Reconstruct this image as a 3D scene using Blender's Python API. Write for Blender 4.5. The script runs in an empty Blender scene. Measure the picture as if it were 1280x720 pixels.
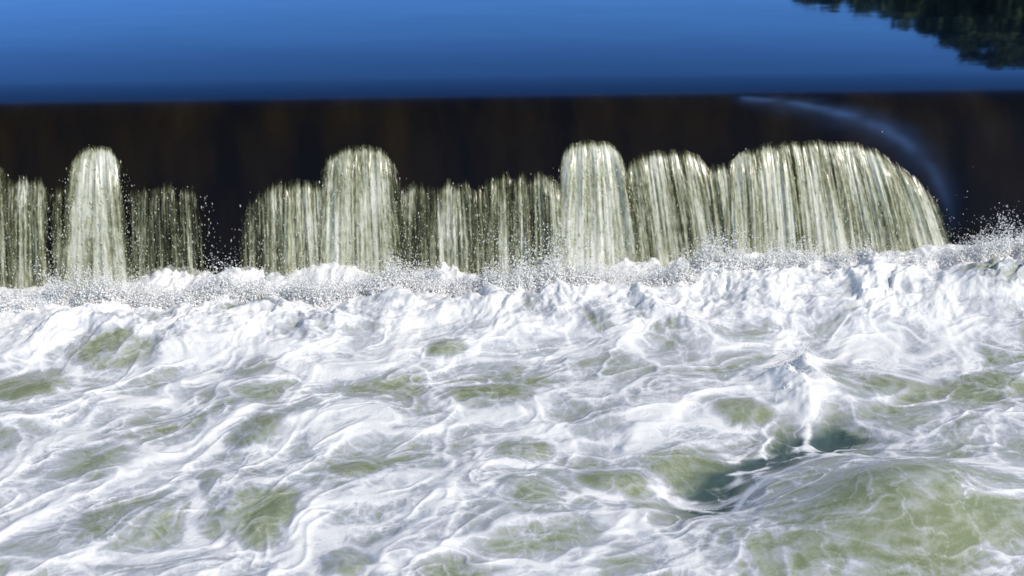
import bpy, math, random
import numpy as np
from mathutils import Vector, Matrix
random.seed(4); rng = np.random.default_rng(7)
sc = bpy.context.scene
C = sc.collection
R = math.radians
sc.view_settings.view_transform = 'Standard'; sc.view_settings.look = 'None'
sc.view_settings.exposure = 0

# ---------------------------------------------------------------- camera
cam = bpy.data.cameras.new('camera'); co = bpy.data.objects.new('camera', cam); C.objects.link(co)
YAW, PITCH, ROLL = 6.0, 22.0, -0.72
CAM = np.array([-1.5, -14.4, 5.6])
Mx = Matrix.Rotation(R(-YAW), 3, 'Z') @ Matrix.Rotation(R(90 - PITCH), 3, 'X') @ Matrix.Rotation(R(-ROLL), 3, 'Z')
co.matrix_world = Matrix.Translation(Vector(CAM)) @ Mx.to_4x4()
cam.lens = 50; cam.sensor_width = 36; cam.clip_end = 2000
cam.dof.use_dof = True; cam.dof.focus_distance = 11.8; cam.dof.aperture_fstop = 1.2
sc.camera = co
MM = np.array(Mx)
def ray(px, py):
    v = np.array([(px - 640) / 640 * .36, (360 - py) / 640 * .36, -1.0])
    return MM @ v
def ground(px, py, z=0.0):
    d = ray(px, py); t = (z - CAM[2]) / d[2]
    return CAM + d * t

# ---------------------------------------------------------------- noise
def perlin(x, y, seed=0):
    r = np.random.default_rng(seed); P = r.permutation(512); A = r.random(512) * 2 * np.pi
    gx, gy = np.cos(A), np.sin(A)
    xi = np.floor(x).astype(np.int64); yi = np.floor(y).astype(np.int64)
    xf = x - xi; yf = y - yi
    u = xf**3 * (xf * (xf * 6 - 15) + 10); v = yf**3 * (yf * (yf * 6 - 15) + 10)
    def g(i, j):
        h = P[(P[(xi + i) & 511] + yi + j) & 511]
        return gx[h] * (xf - i) + gy[h] * (yf - j)
    a = g(0, 0); b = g(1, 0); c = g(0, 1); d = g(1, 1)
    return ((a + u * (b - a)) * (1 - v) + (c + u * (d - c)) * v) * 1.5
def fbm(x, y, o=4, seed=0, gain=.5):
    s = 0; a = 1; t = 0
    for k in range(o):
        s = s + a * perlin(x * 2**k + 13.7 * k, y * 2**k - 7.1 * k, seed + k); t += a; a *= gain
    return s / t
def worley(x, y, seed=0):
    r = np.random.default_rng(seed); P = r.permutation(512); ox = r.random(512); oy = r.random(512)
    xi = np.floor(x).astype(np.int64); yi = np.floor(y).astype(np.int64)
    f1 = np.full(x.shape, 9.0); f2 = np.full(x.shape, 9.0)
    for i in (-1, 0, 1):
        for j in (-1, 0, 1):
            h = P[(P[(xi + i) & 511] + yi + j) & 511]
            d = np.hypot(xi + i + ox[h] - x, yi + j + oy[h] - y)
            n1 = np.minimum(f1, d); f2 = np.minimum(f2, np.maximum(f1, d)); f1 = n1
    return f1, f2
def sstep(a, b, x):
    t = np.clip((x - a) / (b - a), 0, 1); return t * t * (3 - 2 * t)

# ---------------------------------------------------------------- mesh helpers
def mesh_np(name, V, F, mat, parent=None, smooth=True, attrs=None, uv=None):
    V = np.asarray(V, dtype=np.float32); F = np.asarray(F, dtype=np.int32)
    n = F.shape[1]; me = bpy.data.meshes.new(name)
    me.vertices.add(len(V)); me.vertices.foreach_set('co', V.ravel())
    me.loops.add(F.size); me.loops.foreach_set('vertex_index', F.ravel())
    me.polygons.add(len(F)); me.polygons.foreach_set('loop_start', np.arange(0, F.size, n, dtype=np.int32))
    me.update(calc_edges=True)
    me.polygons.foreach_set('use_smooth', np.full(len(F), smooth))
    for k, a in (attrs or {}).items():
        at = me.attributes.new(k, 'FLOAT', 'POINT'); at.data.foreach_set('value', np.asarray(a, dtype=np.float32).ravel())
    if uv is not None:
        l = me.uv_layers.new(name='UVMap'); l.data.foreach_set('uv', np.asarray(uv, dtype=np.float32)[F.ravel()].ravel())
    me.materials.append(mat); me.update()
    o = bpy.data.objects.new(name, me); C.objects.link(o)
    if parent: o.parent = parent
    return o
def grid_faces(nr, nc, flip=False):
    i = np.arange(nr * nc).reshape(nr, nc)
    a, b, c, d = i[:-1, :-1].ravel(), i[:-1, 1:].ravel(), i[1:, 1:].ravel(), i[1:, :-1].ravel()
    return np.stack([a, d, c, b] if flip else [a, b, c, d], 1)
def blobs(name, P, rad, mat, parent=None, stretch=None):
    base = np.array([(1,0,0),(-1,0,0),(0,1,0),(0,-1,0),(0,0,1),(0,0,-1)], float)
    f = np.array([(0,2,4),(2,1,4),(1,3,4),(3,0,4),(2,0,5),(1,2,5),(3,1,5),(0,3,5)])
    n = len(P); S = np.ones((n, 3)) * rad[:, None] * 1.15
    if stretch is not None: S = S * stretch
    V = P[:, None, :] + base[None] * S[:, None, :]
    F = f[None] + (np.arange(n) * 6)[:, None, None]
    return mesh_np(name, V.reshape(-1, 3), F.reshape(-1, 3), mat, parent)
def empty(name, loc):
    o = bpy.data.objects.new(name, None); o.location = loc; C.objects.link(o); return o
def tag(o, label=None, cat=None, group=None, kind=None):
    if label: o['label'] = label
    if cat: o['category'] = cat
    if group: o['group'] = group
    if kind: o['kind'] = kind
    return o

# ---------------------------------------------------------------- materials
def newmat(n):
    m = bpy.data.materials.new(n); m.use_nodes = True; nt = m.node_tree; nt.nodes.clear()
    out = nt.nodes.new('ShaderNodeOutputMaterial'); return m, nt, out
def nd(nt, t, **k):
    n = nt.nodes.new('ShaderNode' + t)
    for a, b in k.items():
        if a in n.inputs.keys(): n.inputs[a].default_value = b
        else: setattr(n, a, b)
    return n
def ramp(nt, pts):
    r = nd(nt, 'ValToRGB'); e = r.color_ramp.elements
    while len(e) < len(pts): e.new(.5)
    for i, (p, c) in enumerate(pts):
        e[i].position = p; e[i].color = (*c, 1) if len(c) == 3 else c
    return r
def mapping(nt, src, scale, rot=(0, 0, 0)):
    m = nd(nt, 'Mapping'); m.inputs['Scale'].default_value = scale; m.inputs['Rotation'].default_value = rot
    nt.links.new(src, m.inputs['Vector']); return m.outputs[0]
def math_(nt, op, a, b=None, clamp=False):
    m = nd(nt, 'Math', operation=op, use_clamp=clamp)
    for i, v in enumerate((a, b)):
        if v is None: continue
        if isinstance(v, (int, float)): m.inputs[i].default_value = v
        else: nt.links.new(v, m.inputs[i])
    return m.outputs[0]

def calm_water(name, body, ripple, rough, painted_sheen=False):
    m, nt, out = newmat(name); L = nt.links.new
    pos = nd(nt, 'NewGeometry').outputs['Position']
    v1 = mapping(nt, pos, (.35, .5, 1)); n1 = nd(nt, 'TexNoise', Scale=1.0, Detail=1.0); L(v1, n1.inputs['Vector'])
    v2 = mapping(nt, pos, (5, 1.2, .8) if painted_sheen else (1.6, 2.4, 1)); n2 = nd(nt, 'TexNoise', Scale=1.0, Detail=2.0); L(v2, n2.inputs['Vector'])
    s = math_(nt, 'ADD', math_(nt, 'MULTIPLY', n1.outputs[0], 1.0), math_(nt, 'MULTIPLY', n2.outputs[0], .3))
    b = nd(nt, 'Bump', Strength=1.0, Distance=ripple); L(s, b.inputs['Height'])
    fr = nd(nt, 'Fresnel', IOR=1.33); L(b.outputs[0], fr.inputs['Normal'])
    fac = math_(nt, 'MULTIPLY', math_(nt, 'POWER', fr.outputs[0], 1.9), 4.7)
    fac = math_(nt, 'ADD', fac, math_(nt, 'MULTIPLY', fr.outputs[0], .55), True)
    d = nd(nt, 'BsdfDiffuse', Color=(*body, 1))
    if painted_sheen:   # thin water: brownish weir showing through softly, sky sheen painted on in pale blue
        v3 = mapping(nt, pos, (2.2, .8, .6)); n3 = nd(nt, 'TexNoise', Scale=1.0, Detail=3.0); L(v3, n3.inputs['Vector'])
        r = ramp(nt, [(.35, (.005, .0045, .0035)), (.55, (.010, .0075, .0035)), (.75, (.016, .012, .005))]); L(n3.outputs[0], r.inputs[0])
        at = nd(nt, 'Attribute', attribute_name='painted_sheen').outputs['Fac']
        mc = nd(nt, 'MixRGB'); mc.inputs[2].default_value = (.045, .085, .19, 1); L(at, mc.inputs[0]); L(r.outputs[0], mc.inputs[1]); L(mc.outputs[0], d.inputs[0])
    g = nd(nt, 'BsdfGlossy', Color=(.27, .54, 1, 1), Roughness=rough); L(b.outputs[0], g.inputs['Normal'])
    mx = nd(nt, 'MixShader'); L(fac, mx.inputs[0]); L(d.outputs[0], mx.inputs[1]); L(g.outputs[0], mx.inputs[2])
    L(mx.outputs[0], out.inputs[0]); return m
M_river = calm_water('calm_river_water', (.004, .010, .028), .003, .04)
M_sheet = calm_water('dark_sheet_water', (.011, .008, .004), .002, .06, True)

def wet_weir():
    m, nt, out = newmat('wet_dark_concrete'); L = nt.links.new
    pos = nd(nt, 'NewGeometry').outputs['Position']
    n = nd(nt, 'TexNoise', Scale=1.0, Detail=6.0); L(mapping(nt, pos, (14, 1.5, 1.2)), n.inputs['Vector'])
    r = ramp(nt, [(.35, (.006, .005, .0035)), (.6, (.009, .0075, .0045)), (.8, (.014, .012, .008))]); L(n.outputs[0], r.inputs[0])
    b = nd(nt, 'Bump', Strength=.3, Distance=.02); L(n.outputs[0], b.inputs['Height'])
    p = nd(nt, 'BsdfPrincipled', Roughness=.5); L(r.outputs[0], p.inputs['Base Color']); L(b.outputs[0], p.inputs['Normal'])
    p.inputs['Specular IOR Level'].default_value = .08
    L(p.outputs[0], out.inputs[0]); return m
M_weir = wet_weir()

def cascade_mat():
    m, nt, out = newmat('falling_water'); L = nt.links.new
    uv = nd(nt, 'UVMap').outputs[0]
    dens = nd(nt, 'Attribute', attribute_name='dens').outputs['Fac']
    a = nd(nt, 'TexNoise', Scale=1.0, Detail=2.0, Roughness=.6); L(mapping(nt, uv, (12, .6, 1)), a.inputs['Vector'])
    b = nd(nt, 'TexNoise', Scale=1.0, Detail=3.0, Roughness=.55); L(mapping(nt, uv, (42, 2.2, 1)), b.inputs['Vector'])
    c = nd(nt, 'TexNoise', Scale=1.0, Detail=2.0); L(mapping(nt, uv, (55, 20, 1)), c.inputs['Vector'])
    e = nd(nt, 'TexNoise', Scale=1.0, Detail=2.0); L(mapping(nt, uv, (3.2, 2.2, 1)), e.inputs['Vector'])
    s = math_(nt, 'ADD', math_(nt, 'MULTIPLY', a.outputs[0], .36), math_(nt, 'MULTIPLY', b.outputs[0], .40))
    s = math_(nt, 'ADD', s, math_(nt, 'MULTIPLY', c.outputs[0], .24))
    sd = math_(nt, 'ADD', s, math_(nt, 'MULTIPLY', math_(nt, 'SUBTRACT', dens, .93), .22))
    sd = math_(nt, 'ADD', sd, math_(nt, 'MULTIPLY', math_(nt, 'SUBTRACT', e.outputs[0], .5), .32))
    col = ramp(nt, [(.38, (.05, .048, .018)), (.46, (.13, .135, .06)), (.54, (.30, .31, .19)), (.63, (.62, .63, .50)), (.74, (.95, .94, .86))]); L(sd, col.inputs[0])
    al = math_(nt, 'ADD', s, math_(nt, 'MULTIPLY', dens, .34))
    al = math_(nt, 'MULTIPLY', math_(nt, 'SUBTRACT', al, .66), 4.0, True)
    p = nd(nt, 'BsdfDiffuse'); L(col.outputs[0], p.inputs['Color'])
    bp = nd(nt, 'Bump', Strength=.3, Distance=.02); L(s, bp.inputs['Height']); L(bp.outputs[0], p.inputs['Normal'])
    gl = nd(nt, 'BsdfGlossy', Roughness=.25); L(bp.outputs[0], gl.inputs['Normal'])
    m0 = nd(nt, 'MixShader'); m0.inputs[0].default_value = .05; L(p.outputs[0], m0.inputs[1]); L(gl.outputs[0], m0.inputs[2])
    tl = nd(nt, 'BsdfTranslucent'); L(col.outputs[0], tl.inputs[0])
    m1 = nd(nt, 'MixShader'); m1.inputs[0].default_value = .12; L(m0.outputs[0], m1.inputs[1]); L(tl.outputs[0], m1.inputs[2])
    tr = nd(nt, 'BsdfTransparent'); m2 = nd(nt, 'MixShader'); L(al, m2.inputs[0]); L(tr.outputs[0], m2.inputs[1]); L(m1.outputs[0], m2.inputs[2])
    L(m2.outputs[0], out.inputs[0]); return m
M_fall = cascade_mat()

def drop_mat(name, c):
    m, nt, out = newmat(name); L = nt.links.new
    n = nd(nt, 'TexNoise', Scale=9.0, Detail=2.0); L(nd(nt, 'NewGeometry').outputs['Position'], n.inputs['Vector'])
    r = ramp(nt, [(.3, tuple(x * .97 for x in c)), (.7, c)]); L(n.outputs[0], r.inputs[0])
    p = nd(nt, 'BsdfDiffuse'); L(r.outputs[0], p.inputs['Color'])
    L(p.outputs[0], out.inputs[0]); return m
M_drop = drop_mat('white_spray', (.99, .985, .97)); M_drop2 = drop_mat('greenish_droplets', (.78, .80, .66))

def foam_mat():
    m, nt, out = newmat('churning_foam_water'); L = nt.links.new
    pos = nd(nt, 'NewGeometry').outputs['Position']
    fo = nd(nt, 'Attribute', attribute_name='foam').outputs['Fac']
    dp = nd(nt, 'Attribute', attribute_name='deep').outputs['Fac']
    w1 = nd(nt, 'TexNoise', Scale=2.0, Detail=2.5); L(pos, w1.inputs['Vector'])
    wa = nd(nt, 'VectorMath', operation='SUBTRACT'); L(w1.outputs['Color'], wa.inputs[0]); wa.inputs[1].default_value = (.5, .5, .5)
    wb = nd(nt, 'VectorMath', operation='SCALE'); L(wa.outputs[0], wb.inputs[0]); wb.inputs['Scale'].default_value = .62
    wc = nd(nt, 'VectorMath', operation='ADD'); L(pos, wc.inputs[0]); L(wb.outputs[0], wc.inputs[1]); q = wc.outputs[0]
    def lace(scale, width, rot):
        v = nd(nt, 'TexVoronoi', feature='DISTANCE_TO_EDGE'); L(mapping(nt, q, scale, (0, 0, R(rot))), v.inputs['Vector']); v.inputs['Scale'].default_value = 1
        mr = nd(nt, 'MapRange', interpolation_type='SMOOTHSTEP'); mr.inputs[1].default_value = 0; mr.inputs[2].default_value = width; mr.inputs[3].default_value = 1; mr.inputs[4].default_value = 0
        L(v.outputs['Distance'], mr.inputs[0]); return mr.outputs[0]
    l1 = lace((3.2, 4.0, 3), .14, -20); l2 = lace((8, 9.5, 7), .18, -20); l3 = lace((19, 23, 17), .22, 0)
    n1 = nd(nt, 'TexNoise', Scale=1.0, Detail=6.0, Roughness=.6, Distortion=.4); L(mapping(nt, q, (4.2, 5.5, 5), (0, 0, R(-20))), n1.inputs['Vector'])
    n2 = nd(nt, 'TexNoise', Scale=38.0, Detail=4.0, Roughness=.72); L(pos, n2.inputs['Vector'])
    n3 = nd(nt, 'TexNoise', Scale=1.3, Detail=2.0); L(pos, n3.inputs['Vector'])
    lm = nd(nt, 'MapRange'); lm.inputs[1].default_value = .38; lm.inputs[2].default_value = .62; L(n3.outputs[0], lm.inputs[0])
    la = math_(nt, 'ADD', math_(nt, 'MULTIPLY', l1, .20), math_(nt, 'MULTIPLY', l2, .13)); la = math_(nt, 'ADD', la, math_(nt, 'MULTIPLY', l3, .09))
    la = math_(nt, 'MULTIPLY', la, math_(nt, 'ADD', math_(nt, 'MULTIPLY', lm.outputs[0], .75), .30))
    f = math_(nt, 'ADD', fo, math_(nt, 'MULTIPLY', math_(nt, 'SUBTRACT', n1.outputs[0], .5), .74))
    f = math_(nt, 'ADD', f, math_(nt, 'MULTIPLY', math_(nt, 'SUBTRACT', n2.outputs[0], .5), .34))
    f = math_(nt, 'ADD', f, la)
    col = ramp(nt, [(.06, (.235, .275, .15)), (.22, (.315, .35, .235)), (.38, (.41, .44, .38)), (.55, (.50, .52, .54)), (.73, (.68, .69, .715)), (.93, (.90, .89, .87))]); L(f, col.inputs[0])
    teal = nd(nt, 'MixRGB'); teal.inputs[2].default_value = (.035, .075, .075, 1); L(dp, teal.inputs[0]); L(col.outputs[0], teal.inputs[1])
    ro = nd(nt, 'MapRange'); ro.inputs[1].default_value = .1; ro.inputs[2].default_value = .6; ro.inputs[3].default_value = .15; ro.inputs[4].default_value = .6; L(f, ro.inputs[0])
    b = nd(nt, 'Bump', Strength=.5, Distance=.013); L(f, b.inputs['Height'])
    p = nd(nt, 'BsdfPrincipled'); L(teal.outputs[0], p.inputs['Base Color']); L(ro.outputs[0], p.inputs['Roughness']); L(b.outputs[0], p.inputs['Normal'])
    p.inputs['Specular IOR Level'].default_value = .45
    L(p.outputs[0], out.inputs[0]); return m
M_foam = foam_mat()

# ---------------------------------------------------------------- upper river + sheet + weir
ZC = 1.83; D0 = .60; K = 2.0; SO = .42; DA = .03; DB = .06; DR = DA + DB; DE = 1.13
def ext(y):
    s = np.clip((D0 + 3 - y) / 3, 0, 1); q = np.clip((D0 + .7 - y) / .7, 0, 1)
    return DA * 1.5 * s**2 + DB * .35 * q**2 + DR * np.maximum(D0 - y, 0)
def prof(y):
    d = np.maximum(D0 - y, 0); return ZC - ext(y) - K * d**3 / (d + SO)
def slope(d):
    d = np.maximum(d, 0); return DR + K * (3 * d**2 * (d + SO) - d**3) / (d + SO)**2
def hit_sheet(px, py):
    d = ray(px, py); t = np.linspace(8, 24, 6000); P = CAM + t[:, None] * d
    i = np.argmax(P[:, 2] < prof(P[:, 1])); return P[i]
ys = np.concatenate([np.linspace(D0 + .02, 3.7, 110), np.linspace(3.8, 12, 60), np.linspace(13, 75, 40)])
xs = np.linspace(-60, 60, 500)
X, Y = np.meshgrid(xs, ys)
Z = prof(Y) + .001 * fbm(X * .6, Y * 1.0, 2, 5) * sstep(.6, 2.5, Y)
tag(mesh_np('upper_river', np.stack([X, Y, Z], -1).reshape(-1, 3), grid_faces(*X.shape), M_river), kind='structure')

def sheet_pts(xs, Dm, off, amp):
    X = np.broadcast_to(xs[None], Dm.shape); y = D0 - Dm
    z = prof(y); nx = slope(Dm); ln = np.sqrt(1 + nx**2)
    dis = off + amp * fbm(X * 1.6, Dm * .5, 2, 21) * sstep(.02, .5, Dm)
    return X, y - dis * nx / ln, z + dis / ln
sheen_path = np.array([hit_sheet(a, b)[:2] for a, b in ((930, 122), (1000, 130), (1055, 143), (1105, 162), (1142, 188), (1166, 216), (1182, 250), (1190, 275))])
xs = np.concatenate([np.linspace(-60, -7, 60), np.linspace(-6.9, 8.9, 900), np.linspace(9, 60, 60)])
end = 1.0 + .05 * fbm(xs * 1.5, xs * 0, 3, 17) + .03 * fbm(xs * 9, xs * 0, 3, 18)
T = np.concatenate([[-.02], np.linspace(0, 1, 160)])[:, None]
Dm = np.where(T < 0, -.02, T * end[None])
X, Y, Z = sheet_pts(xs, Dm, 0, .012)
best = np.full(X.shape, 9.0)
for a, b in zip(sheen_path[:-1], sheen_path[1:]):
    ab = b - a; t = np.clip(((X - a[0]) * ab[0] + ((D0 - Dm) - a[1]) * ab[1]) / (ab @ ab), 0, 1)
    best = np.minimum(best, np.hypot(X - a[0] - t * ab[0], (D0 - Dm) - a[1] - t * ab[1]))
stk = (.50 * np.exp(-(best / .04)**2) + .36 * np.exp(-(best / .11)**2)) * sstep(.02, .20, Dm) * (1 - .9 * sstep(.55, 1.0, Dm))  # colour mask for the painted sky sheen curving down the right end
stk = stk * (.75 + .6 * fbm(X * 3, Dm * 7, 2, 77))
V = np.stack([X, Y, Z], -1).reshape(-1, 3)
tag(mesh_np('water_sheet', V, grid_faces(*X.shape, flip=True), M_sheet, attrs={'painted_sheen': stk}), 'smooth dark sheet of river water curving over the crest of the weir', 'water sheet')

w = empty('weir', (0, .2, 0))
xs = np.linspace(-60, 60, 1400)
Dm = np.repeat(np.linspace(.0, DE, 60)[:, None], len(xs), 1)
X, Y, Z = sheet_pts(xs, Dm, -.022, .010)
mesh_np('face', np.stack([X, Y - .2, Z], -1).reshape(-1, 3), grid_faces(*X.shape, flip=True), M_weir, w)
bv = [(x, y, z) for x in (-60, 60) for (y, z) in ((.35, 1.45), (.10, 1.2), (-.15, .7), (-.3, -.6), (1.6, -.6), (1.0, 1.45))]
me = bpy.data.meshes.new('core'); me.from_pydata([(a, b - .2, c) for a, b, c in bv], [], [tuple(range(5, -1, -1)), tuple(range(6, 12))] + [(i, (i + 1) % 6, 6 + (i + 1) % 6, 6 + i) for i in range(6)])
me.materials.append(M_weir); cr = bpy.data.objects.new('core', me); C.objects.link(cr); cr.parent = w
tag(w, 'dark wet river weir with a rounded crest running across the whole picture', 'weir')

# ---------------------------------------------------------------- cascades
cid = 0
def cascade(xl, xr, ytop, yl, label, yr=None, lean=0.0, fan=0.0, spread=.15, dens=1.0, sq=3.0, bulge=.16, drops=500, feather=.16, rag=3.0):
    global cid; cid += 1
    n = max(40, int((xr - xl) * 1.2)); us = np.linspace(0, 1, n); m = 72
    er = yl if yr is None else yr
    jag = fbm(us * (xr - xl) / 16, us * 0 + cid * 3.3, 3, 200 + cid) * rag * 1.8
    top = []
    for u, j in zip(us, jag):
        e = yl if u < .5 else er
        top.append(hit_sheet(xl + (xr - xl) * u, ytop - 3 + (e - ytop) * abs(2 * u - 1)**sq + j))
    top = np.array(top); dt = D0 - top[:, 1]
    T = np.linspace(0, 1, m)[:, None]
    Dm = dt[None] + (DE - dt[None]) * T
    tt = Dm - dt.min(); wid = top[-1, 0] - top[0, 0]
    X = top[None, :, 0] + (lean + fan * us[None]**2) * tt**1.2 + spread * (us[None] - .5) * 2 * tt
    X0 = np.broadcast_to(top[None, :, 0], X.shape)
    amp = fbm(X0 * 14, Dm * 1.2 + cid, 3, 31) * .05 + fbm(X0 * 4, Dm * 1.0, 2, 37) * .08
    off = .012 + bulge * tt**1.3 + np.abs(amp) * sstep(0, .25, T) - .03 * (2 * us[None] - 1)**2 * (1 - T)
    nx = slope(Dm); ln = np.sqrt(1 + nx**2); y = D0 - Dm
    Y = y - off * nx / ln; Z = prof(y) + off / ln
    ed = np.minimum(us, 1 - us)[None] * wid
    vein = fbm(X0 * 4, Dm * .6 + cid, 2, 44)
    tz = (Dm - dt[None]) / .5
    de = dens * (.10 + .90 * sstep(-.01, feather, ed + .04 * fbm(X0 * 0 + cid, Dm * 6, 2, 9))) * (.45 + .55 * sstep(0, .10, tz)) + .34 * vein * sstep(0, .2, tz) + .14 * sstep(.55, 1, T) * (fbm(X0 * 6, Dm * 3, 2, 46) + .5)
    base = np.array([top[:, 0].mean(), -.7, 0])
    t = empty('cascade', base)
    V = np.stack([X, Y, Z], -1)
    mesh_np('water_curtain', V.reshape(-1, 3) - base, grid_faces(m, n, flip=True), M_fall, t, attrs={'dens': de}, uv=np.stack([X0 + cid * .37, Dm * 1.6 + 0 * X], -1).reshape(-1, 2))
    k = int(drops * (.6 + .4 * dens) * .7)
    ti = (rng.random(k)**.5 * (m - 1)).astype(int); ui = (rng.random(k) * n).astype(int).clip(0, n - 1)
    P = V[ti, ui] + np.stack([rng.normal(0, .035, k), -np.abs(rng.normal(0, .06, k)) * (ti / m + .1), rng.normal(0, .02, k)], 1)
    r = .0018 + .0042 * rng.random(k)**4
    st = np.stack([np.ones(k), np.ones(k), 1.2 + 3 * rng.random(k)], 1)
    s = blobs('droplet_spray', P - base, r, M_drop2, t, st); s['kind'] = 'stuff'
    tag(t, label, 'cascade', 'cascades spilling down the weir')
cascade(-90, 17, 203, 225, 'pale cascade cut off by the left edge of the picture, first from left', sq=6, drops=1000)
cascade(2, 68, 222, 245, 'short low cascade, second from left, beside the cascade cut by the left edge', dens=1.02, drops=700)
cascade(56, 118, 230, 250, 'low left shoulder cascade beside the tall narrow cascade near the left edge', dens=1.05, drops=700)
cascade(86, 155, 186, 214, 'tall narrow white cascade near the left edge, starting high under the crest', dens=1.45, spread=.40, drops=1600, sq=3.2)
cascade(142, 266, 232, 246, 'thin sparse cascade just right of the tall narrow one near the left edge', dens=.84, drops=1600, rag=6, feather=.3)
cascade(292, 358, 244, 280, 'faint thin dribble of drops at the left foot of the wide round-topped cascade', dens=.76, drops=900, rag=8)
cascade(322, 414, 226, 250, 'low left shoulder cascade next to the round-topped cascade left of centre', dens=1.06, drops=1100)
cascade(400, 500, 186, 218, 'tall wide round-topped cascade left of centre', dens=1.32, spread=.22, drops=1600, sq=3.2)
cascade(480, 638, 231, 240, 'broad sparse low cascade in the middle between two tall cascades', dens=.98, drops=2200, rag=6, feather=.3)
cascade(590, 716, 218, 240, 'broken dripping cascade just left of the tall cascade at centre right', dens=1.06, drops=2000, rag=7, feather=.25)
cascade(698, 780, 179, 206, 'tall square-topped bright cascade just right of centre', dens=1.48, spread=.40, drops=2000, sq=4)
cascade(768, 892, 190, 232, 'slanting ribbed cascade between the tall bright one and the widest one', lean=.40, dens=1.18, yr=214, drops=1200)
cascade(862, 934, 208, 228, 'narrow low cascade tucked against the left side of the widest cascade', lean=.34, dens=1.15, drops=600)
cascade(898, 1146, 180, 206, 'widest curtain-like cascade on the right, ending in a rounded bulge', yr=258, lean=.08, fan=1.0, spread=.04, dens=1.26, sq=3.4, bulge=.26, drops=2800)

# ---------------------------------------------------------------- lower river
def nonuni(a, b, n, lo, hi, k):
    mid = np.linspace(a, b, n); t = np.linspace(0, 1, k + 1)[1:]
    return np.concatenate([(a - (a - lo) * t**2.2)[::-1], mid, b + (hi - b) * t**2.2])
xs = nonuni(-6.4, 7.2, 1150, -60, 60, 60)
ys = np.concatenate([(-7.2 - 55 * np.linspace(0, 1, 61)[1:]**2.2)[::-1], np.linspace(-7.2, -.35, 720)])
X, Y = np.meshgrid(xs, ys)
wx = X + .38 * fbm(X * .8, Y * .8, 2, 51); wy = Y + .38 * fbm(X * .8 + 5, Y * .8, 2, 55)
sl = lambda x: .75 - .65 * sstep(-4, 3, x)     # the current runs diagonally on the left, level on the right
xt = np.linspace(-60, 60, 4000); G = np.cumsum(sl(xt)) * (xt[1] - xt[0]); G -= np.interp(0, xt, G)
fy = wy - np.interp(wx, xt, G); fx = wx + .5 * wy
wx2 = wx + .13 * fbm(X * 2.3, Y * 2.3, 3, 61, .6); wy2 = wy + .13 * fbm(X * 2.3 + 9, Y * 2.3, 3, 65, .6)
f1, f2 = worley(wx2 * 1.15, (wy2 - .2 * np.interp(wx, xt, G)) * 1.2, 71); e1 = f2 - f1
g1, g2 = worley(wx2 * 2.1, wy2 * 2.2, 73); e2 = g2 - g1
s0 = fbm(fx * .45, fy * .9, 2, 79); s1 = fbm(fx * .9, fy * 2.0, 3, 81, .5); s2 = fbm(fx * 1.8, fy * 8, 3, 83, .55)
c1 = np.abs(fbm(fx * .8 + .6 * s1, fy * 1.3 + .5 * s1, 3, 87)); c2 = np.abs(fbm(wx2 * 1.7, wy2 * 1.9 + .4 * s1, 4, 93, .5))
near = sstep(-2.8, -1.3, Y + .3 * fbm(X * .8, Y, 2, 90))
foam = .31 + .26 * s0 + .28 * s1 + .18 * s2 - .12 * sstep(.2, .6, e1)
foam += .24 * np.exp(-(e1 / .05)**2) + .15 * np.exp(-(e1 / .18)**2) + .12 * np.exp(-(e2 / .06)**2)
foam += .26 * np.exp(-(c1 / .03)**2) + .15 * np.exp(-(c1 / .11)**2) + .20 * np.exp(-(c2 / .022)**2)
foam += .14 * sstep(1, -4, X) * sstep(-2, -5, Y) + .42 * near
hgt = .09 * fbm(X * .5, Y * .8, 2, 101) + .06 * fbm(fx * .8, fy * 1.3, 2, 103) + .018 * fbm(wx2 * 2.2, wy2 * 2.6, 2, 107) + .009 * fbm(wx2 * 6, wy2 * 7, 3, 109)
hgt += .010 * np.exp(-(e1 / .12)**2) + .012 * np.exp(-(c1 / .08)**2)
pools = [(320, 645, .46, .44), (160, 655, .42, .44), (615, 497, .46, .32), (150, 445, .5, .34), (318, 540, .34, .26), (655, 560, .30, .24), (850, 575, .46, .36),
         (1230, 478, .55, .42), (40, 480, .36, .34), (760, 410, .4, .34), (1085, 365, .45, .3), (670, 615, .25, .22), (445, 590, .20, .22), (560, 440, .26, .18), (250, 610, .14, .36), (1235, 385, .45, .3), (1120, 480, .4, .26), (430, 700, .26, .18), (930, 520, .26, .2), (310, 400, .3, .2), (780, 600, .3, .24)]
for px, py, rx, ry in pools:
    c = ground(px, py)
    q = np.hypot((X + .5 * (wx2 - X) - c[0]) / rx, (Y + .5 * (wy2 - Y) - c[1]) / ry)
    k = 1 - sstep(.55, 1.1, q)
    foam = foam * (1 - .52 * k) - k * .08
    foam += .26 * np.exp(-((q - 1.12) / .12)**2)
    hgt += .03 * (1 - sstep(0, 1.2, q))
threads = [[(0, 600), (60, 560), (130, 512), (190, 500), (245, 470)], [(330, 715), (390, 675), (420, 640), (500, 620)], [(340, 440), (400, 470), (470, 455), (500, 405), (560, 395)],
           [(640, 535), (720, 525), (800, 512), (865, 510)], [(470, 715), (500, 680), (545, 650), (560, 600)], [(140, 590), (230, 545), (290, 520)], [(1060, 440), (1140, 440), (1215, 425)],
           [(0, 450), (60, 425), (130, 400)], [(380, 530), (450, 545), (540, 540), (640, 520)], [(560, 690), (640, 660), (720, 640), (780, 650), (850, 700)], [(960, 430), (1000, 440), (1020, 490), (1000, 530), (1040, 565)], [(690, 360), (760, 380), (780, 440)],
           [(20, 660), (90, 620), (150, 600), (240, 560)], [(800, 560), (830, 520), (900, 500), (970, 490)]]
tx = wx2 * .8 + X * .2; ty = wy2 * .8 + Y * .2
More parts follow.
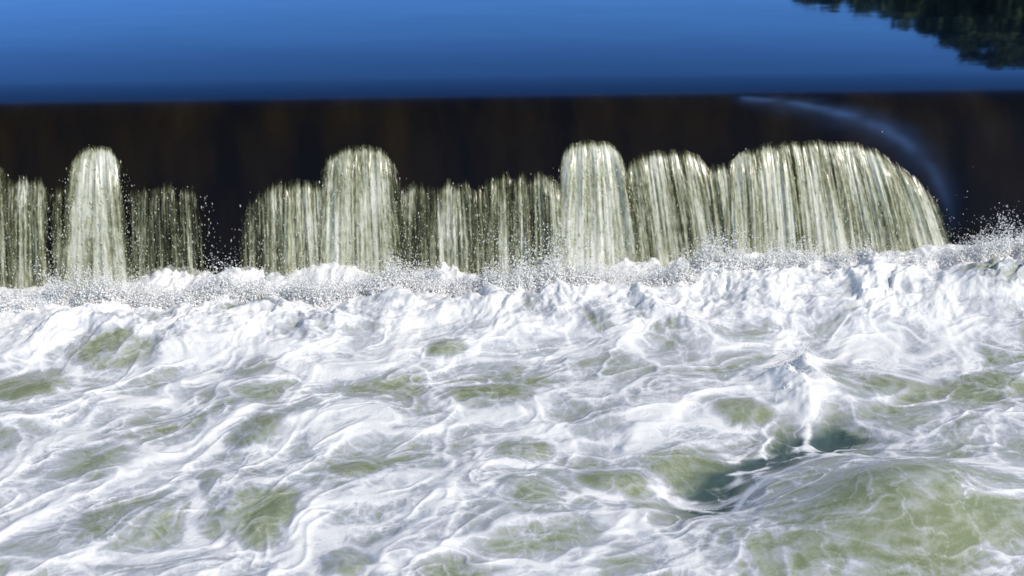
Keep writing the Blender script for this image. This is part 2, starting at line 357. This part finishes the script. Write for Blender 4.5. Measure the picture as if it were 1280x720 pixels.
def path_dist(pts, tx, ty):
    P = np.array([ground(*p)[:2] for p in pts]); best = np.full(X.shape, 9.0)
    for a, b in zip(P[:-1], P[1:]):
        ab = b - a; t = np.clip(((tx - a[0]) * ab[0] + (ty - a[1]) * ab[1]) / (ab @ ab), 0, 1)
        best = np.minimum(best, np.hypot(tx - a[0] - t * ab[0], ty - a[1] - t * ab[1]))
    return best
for th in threads:
    best = path_dist(th, tx, ty)
    foam += .36 * np.exp(-(best / .048)**2) + .26 * np.exp(-(best / .16)**2); hgt += .02 * np.exp(-(best / .09)**2)
def bump(px, py, rx, ry, h, rot=0, wob=1.0):
    c = ground(px, py); dx = X + wob * (wx - X) - c[0]; dy = Y + wob * (wy - Y) - c[1]; cr, sr = math.cos(R(rot)), math.sin(R(rot))
    return h * np.exp(-(((dx * cr + dy * sr) / rx)**2 + ((-dx * sr + dy * cr) / ry)**2))
# broad clear swell, lower right, edged with foam; dark trough running diagonally on its upper left
md = np.clip(bump(1120, 665, 1.0, .72, 1.3, 12, .5), 0, 1)
foam = foam * (1 - .80 * md) + md * (.05 + .34 * s2 + .20 * np.exp(-(c2 / .022)**2) + .12 * np.exp(-(c1 / .03)**2))
hgt = hgt * (1 - .8 * md)
edge = path_dist([(868, 672), (905, 632), (950, 598), (1010, 575), (1070, 563), (1160, 572), (1290, 596)], X * .5 + tx * .5, Y * .5 + ty * .5)
foam += .42 * np.exp(-(edge / .04)**2) + .2 * np.exp(-(edge / .14)**2)
tr = path_dist([(1060, 538), (1010, 550), (960, 565), (905, 590), (875, 622)], X + .45 * (wx2 - X), Y + .45 * (wy2 - Y))
hgt += bump(1130, 645, .92, .60, .38, 14, .3) - .12 * np.exp(-(tr / .34)**2)
deep = np.clip(1.1 * np.exp(-(tr / (.22 + .15 * s1 + .06 * s0))**2), 0, .9)
deep = deep * (1 - sstep(.36, .80, foam + .5 * s2 + .3 * s1))
rag = 1 + .8 * fbm(X * 5, Y * 5, 3, 111, .55)
hgt += bump(982, 500, .13, .36, .12, 14, 1.0) * rag + bump(1014, 468, .12, .28, .10, -14, 1.0) * rag + bump(994, 490, .34, .5, .07) + bump(860, 420, .4, .3, .08) + bump(1240, 390, .5, .35, .14)
foam += .60 * bump(982, 505, .16, .52, 1, 14, 1.0) + .50 * bump(1014, 465, .15, .36, 1, -14, 1.0) - .2 * deep
# boiling band at the foot of the falls, higher towards the right
bl = np.abs(fbm(wx2 * 2.4, wy2 * 2.4, 4, 125, .55)); low = .5 + .5 * np.clip(fbm(X * .9, Y * .7, 2, 128) * 2, -1, 1)
band = sstep(-2.4, -1.4, Y) * (1 - .25 * sstep(-1.05, -.6, Y))
lump = np.clip(fbm(X * 2.0, Y * 1.8, 3, 131, .5), -.3, 1)
hgt += band * (.10 + .18 * sstep(-2, 5, X) + .16 * low * (1 - bl * 2.0) + .13 * lump + .028 * fbm(X * 8, Y * 8, 4, 129, .7))
for a, b, h in ((310, 362, .10), (430, 356, .12), (540, 340, .16), (60, 356, .10), (650, 320, .13), (1190, 285, .16), (1260, 290, .16), (960, 308, .12), (1100, 290, .14), (180, 350, .10), (760, 330, .12), (860, 318, .10), (0, 352, .08)):
    q = bump(a, b, .32, .26, 1); hgt += h * q; foam += .3 * q
foam += band * (.70 * (.19 - bl) + .15 * s1 + .20 * lump + .12 * s2)
Z = hgt
tag(mesh_np('lower_river', np.stack([X, Y, Z], -1).reshape(-1, 3), grid_faces(*X.shape), M_foam, attrs={'foam': foam, 'deep': deep}), kind='structure')

# ---------------------------------------------------------------- spray along the foot of the falls
def height_at(x, y):
    i = np.clip(np.searchsorted(ys, y), 0, len(ys) - 1); j = np.clip(np.searchsorted(xs, x), 0, len(xs) - 1); return Z[i, j]
PP = []; RR = []
strength = lambda x: float(np.clip(.85 + 1.8 * fbm(np.array([x * 1.1]), np.array([.3]), 3, 151)[0], .25, 1.6))
for k in range(330):
    x0 = rng.uniform(-6.8, 7.2); y0 = -.90 - .25 * rng.random(); st_ = strength(x0); hh = rng.uniform(.12, .46) * st_; n = int(rng.uniform(220, 500) * st_) + 5
    for j in range(rng.integers(2, 6)):          # a burst is a few jets thrown up from one spot
        m = max(n // 4, 2); t = rng.random(m)**1.15; ang = rng.normal(0, .55); hj = hh * rng.uniform(.4, 1.1); jx = rng.normal(0, .08)
        x = x0 + jx + ang * t * hj + rng.normal(0, .024, m) * (1 + 2 * t); y = y0 - .1 * t * hj + rng.normal(0, .02, m)
        PP.append(np.stack([x, y, height_at(x, y) - .01 + t * hj + rng.normal(0, .014, m)], 1)); RR.append((.0035 + .009 * rng.random(m)**2.6) * (1.3 - .8 * t))
n = 3500
x = rng.uniform(-6.8, 5.6, n); y = -.88 - np.abs(rng.normal(0, .05, n)); clump = np.clip(fbm(x * 1.6, y * 1.6, 3, 141) * 1.8 + .6, .15, 2)
t = rng.exponential(.13, n) * clump + .03
PP.append(np.stack([x, y, height_at(x, y) + t], 1)); RR.append(.0018 + .0035 * rng.random(n)**3)
tag(blobs('splash_spray', np.concatenate(PP), np.concatenate(RR), M_drop), 'white splashing spray thrown up along the foot of the weir', 'spray', kind='stuff')
PP = []; RR = []
for j in range(20):
    c = ground(*((984, 485) if j % 2 else (1010, 462)))
    m = 50; t = rng.random(m)**1.1; ang = rng.normal(0, .5); hj = rng.uniform(.04, .13); jx, jy = rng.normal(0, .06), rng.normal(0, .2)
    x = c[0] + jx + ang * t * hj + rng.normal(0, .02, m) * (1 + 1.5 * t); y = c[1] + jy + rng.normal(0, .03, m)
    PP.append(np.stack([x, y, height_at(x, y) - .01 + t * hj], 1)); RR.append((.003 + .005 * rng.random(m)**3) * (1.25 - .8 * t))
tag(blobs('wave_spray', np.concatenate(PP), np.concatenate(RR), M_drop), 'small white spurt of spray on the peaked wave right of centre', 'spray', kind='stuff')

# ---------------------------------------------------------------- banks and trees beyond
def simple(name, c1, c2, s, ro=.8):
    m, nt, out = newmat(name); L = nt.links.new
    n = nd(nt, 'TexNoise', Scale=s, Detail=4.0); L(nd(nt, 'NewGeometry').outputs['Position'], n.inputs['Vector'])
    r = ramp(nt, [(.35, c1), (.65, c2)]); L(n.outputs[0], r.inputs[0])
    p = nd(nt, 'BsdfPrincipled', Roughness=ro); L(r.outputs[0], p.inputs['Base Color']); L(p.outputs[0], out.inputs[0]); return m
M_earth = simple('grassy_earth', (.03, .05, .015), (.09, .08, .04), 1.5)
M_leaf = simple('dark_leaves', (.06, .055, .004), (.20, .14, .014), 1.2); M_bark = simple('bark', (.03, .022, .015), (.09, .07, .05), 6)
X, Y = np.meshgrid(np.linspace(-400, 400, 160), np.concatenate([np.linspace(34, 60, 40), np.linspace(65, 600, 30)]))
Zb = 1.2 + sstep(34, 42, Y + 3 * fbm(X * .06, Y * .06, 2, 3)) * 1.4 + .3 * fbm(X * .2, Y * .2, 3, 9)
tag(mesh_np('riverbank', np.stack([X, Y, Zb], -1).reshape(-1, 3), grid_faces(*X.shape), M_earth), kind='structure')
def mirror_pt(px, py, Yd):      # where something must stand for its reflection to be seen there
    d = ray(px, py); t1 = (ZC - CAM[2]) / d[2]; p = CAM + d * t1; r = np.array([d[0], d[1], -d[2]])
    t2 = (Yd - p[1]) / r[1]; return p + r * t2
def tree(x, y, zb, lobes, label, nleaf):
    t = empty('riverside_tree', (x, y, zb)); V = []; F = []
    def limb(a, b, ra, rb):
        a = np.array(a); b = np.array(b); d = b - a; d = d / np.linalg.norm(d); u = np.cross(d, [.3, .9, .1]); u /= np.linalg.norm(u); v = np.cross(d, u); s = len(V)
        for p, r in ((a, ra), ((a + b) / 2 + rng.normal(0, ra * .4, 3), (ra + rb) / 2), (b, rb)):
            for k in range(8): V.append(p + r * (math.cos(k * .785) * u + math.sin(k * .785) * v))
        for q in (0, 8):
            for k in range(8): F.append((s + q + k, s + q + (k + 1) % 8, s + q + 8 + (k + 1) % 8, s + q + 8 + k))
    top = np.mean([l[:3] for l in lobes], 0) - [x, y, zb]
    fork = np.array([0, 0, max(top[2] * .35, .6)]); limb((0, 0, -.3), fork, .32, .22)
    for l in lobes: limb(fork, np.array(l[:3]) - [x, y, zb], .16, .04)
    mesh_np('trunk', V, F, M_bark, t)
    P = []
    w = np.array([l[3]**2 for l in lobes]); w = w / w.sum()
    for l, f in zip(lobes, w):
        n = int(nleaf * f); cl = rng.normal(size=(max(n // 45, 6), 3)); cl = cl / np.linalg.norm(cl, axis=1)[:, None] * (.35 + .65 * rng.random((len(cl), 1))) * l[3]
        q = cl[rng.integers(0, len(cl), n)] + rng.normal(0, .15 * l[3]**.5, (n, 3)); q[:, 2] *= .9
        P.append(q + np.array(l[:3]) - [x, y, zb])
    P = np.concatenate(P); n = len(P)
    a = rng.normal(size=(n, 3)); a /= np.linalg.norm(a, axis=1)[:, None]; b = np.cross(a, rng.normal(size=(n, 3))); b /= np.linalg.norm(b, axis=1)[:, None]
    s = (.10 + .10 * rng.random(n))[:, None]
    Q = np.stack([P - a * s, P + b * s * .55, P + a * s, P - b * s * .55], 1).reshape(-1, 3)
    mesh_np('crown', Q, np.arange(4 * n).reshape(-1, 4), M_leaf, t, smooth=False)
    tag(t, label, 'tree')
def lob(px, py, Yd, r):
    p = mirror_pt(px, py, Yd); return (p[0], p[1], p[2] - r * .8, r)
L1 = [lob(1245, 134, 36, .8), lob(1212, 120, 36, .5), lob(1200, 90, 36, .9), lob(1165, 56, 36.5, .7), lob(1125, 32, 36.2, .7), lob(1285, 136, 37, 1.2), lob(1345, 142, 37, 1.8), lob(1220, 64, 35, 1.3), lob(1290, 64, 36, 1.6), lob(1240, 0, 36, 1.8), lob(1160, 12, 36, 1.2), lob(1100, 12, 36, .8), lob(1340, 0, 36, 2.2), lob(1250, 92, 36, 1.1), lob(1300, 100, 36, 1.2)]
p = mirror_pt(1260, 0, 37)
tree(p[0], 37.5, 2.0, L1, 'large leafy tree mirrored dark green in the top right of the calm river', 70000)
L2 = [lob(1035, 8, 38, .55), lob(1080, 12, 38, .6), lob(1060, -10, 38, 1.0), lob(1008, 4, 38, .4), lob(1100, 4, 38, .7)]
p = mirror_pt(1060, 0, 38)
tree(p[0], 39, 2.0, L2, 'smaller tree mirrored at the top edge, just left of the large tree', 14000)

# ---------------------------------------------------------------- light
az = math.atan2(.78, -.62); el = R(41)
wd = bpy.data.worlds.new('World'); sc.world = wd; wd.use_nodes = True; nt = wd.node_tree
sk = nt.nodes.new('ShaderNodeTexSky'); sk.sky_type = 'NISHITA'; sk.sun_disc = False; sk.sun_elevation = el; sk.sun_rotation = az
sk.dust_density = .3; sk.ozone_density = 3
nt.links.new(sk.outputs[0], nt.nodes['Background'].inputs[0]); nt.nodes['Background'].inputs[1].default_value = .12
su = bpy.data.lights.new('sun', 'SUN'); su.energy = 3.2; su.angle = R(.5); su.color = (1, .92, .80)
so = bpy.data.objects.new('sun', su); C.objects.link(so)
dv = Vector((math.sin(az) * math.cos(el), math.cos(az) * math.cos(el), math.sin(el)))
so.rotation_euler = dv.to_track_quat('Z', 'Y').to_euler()
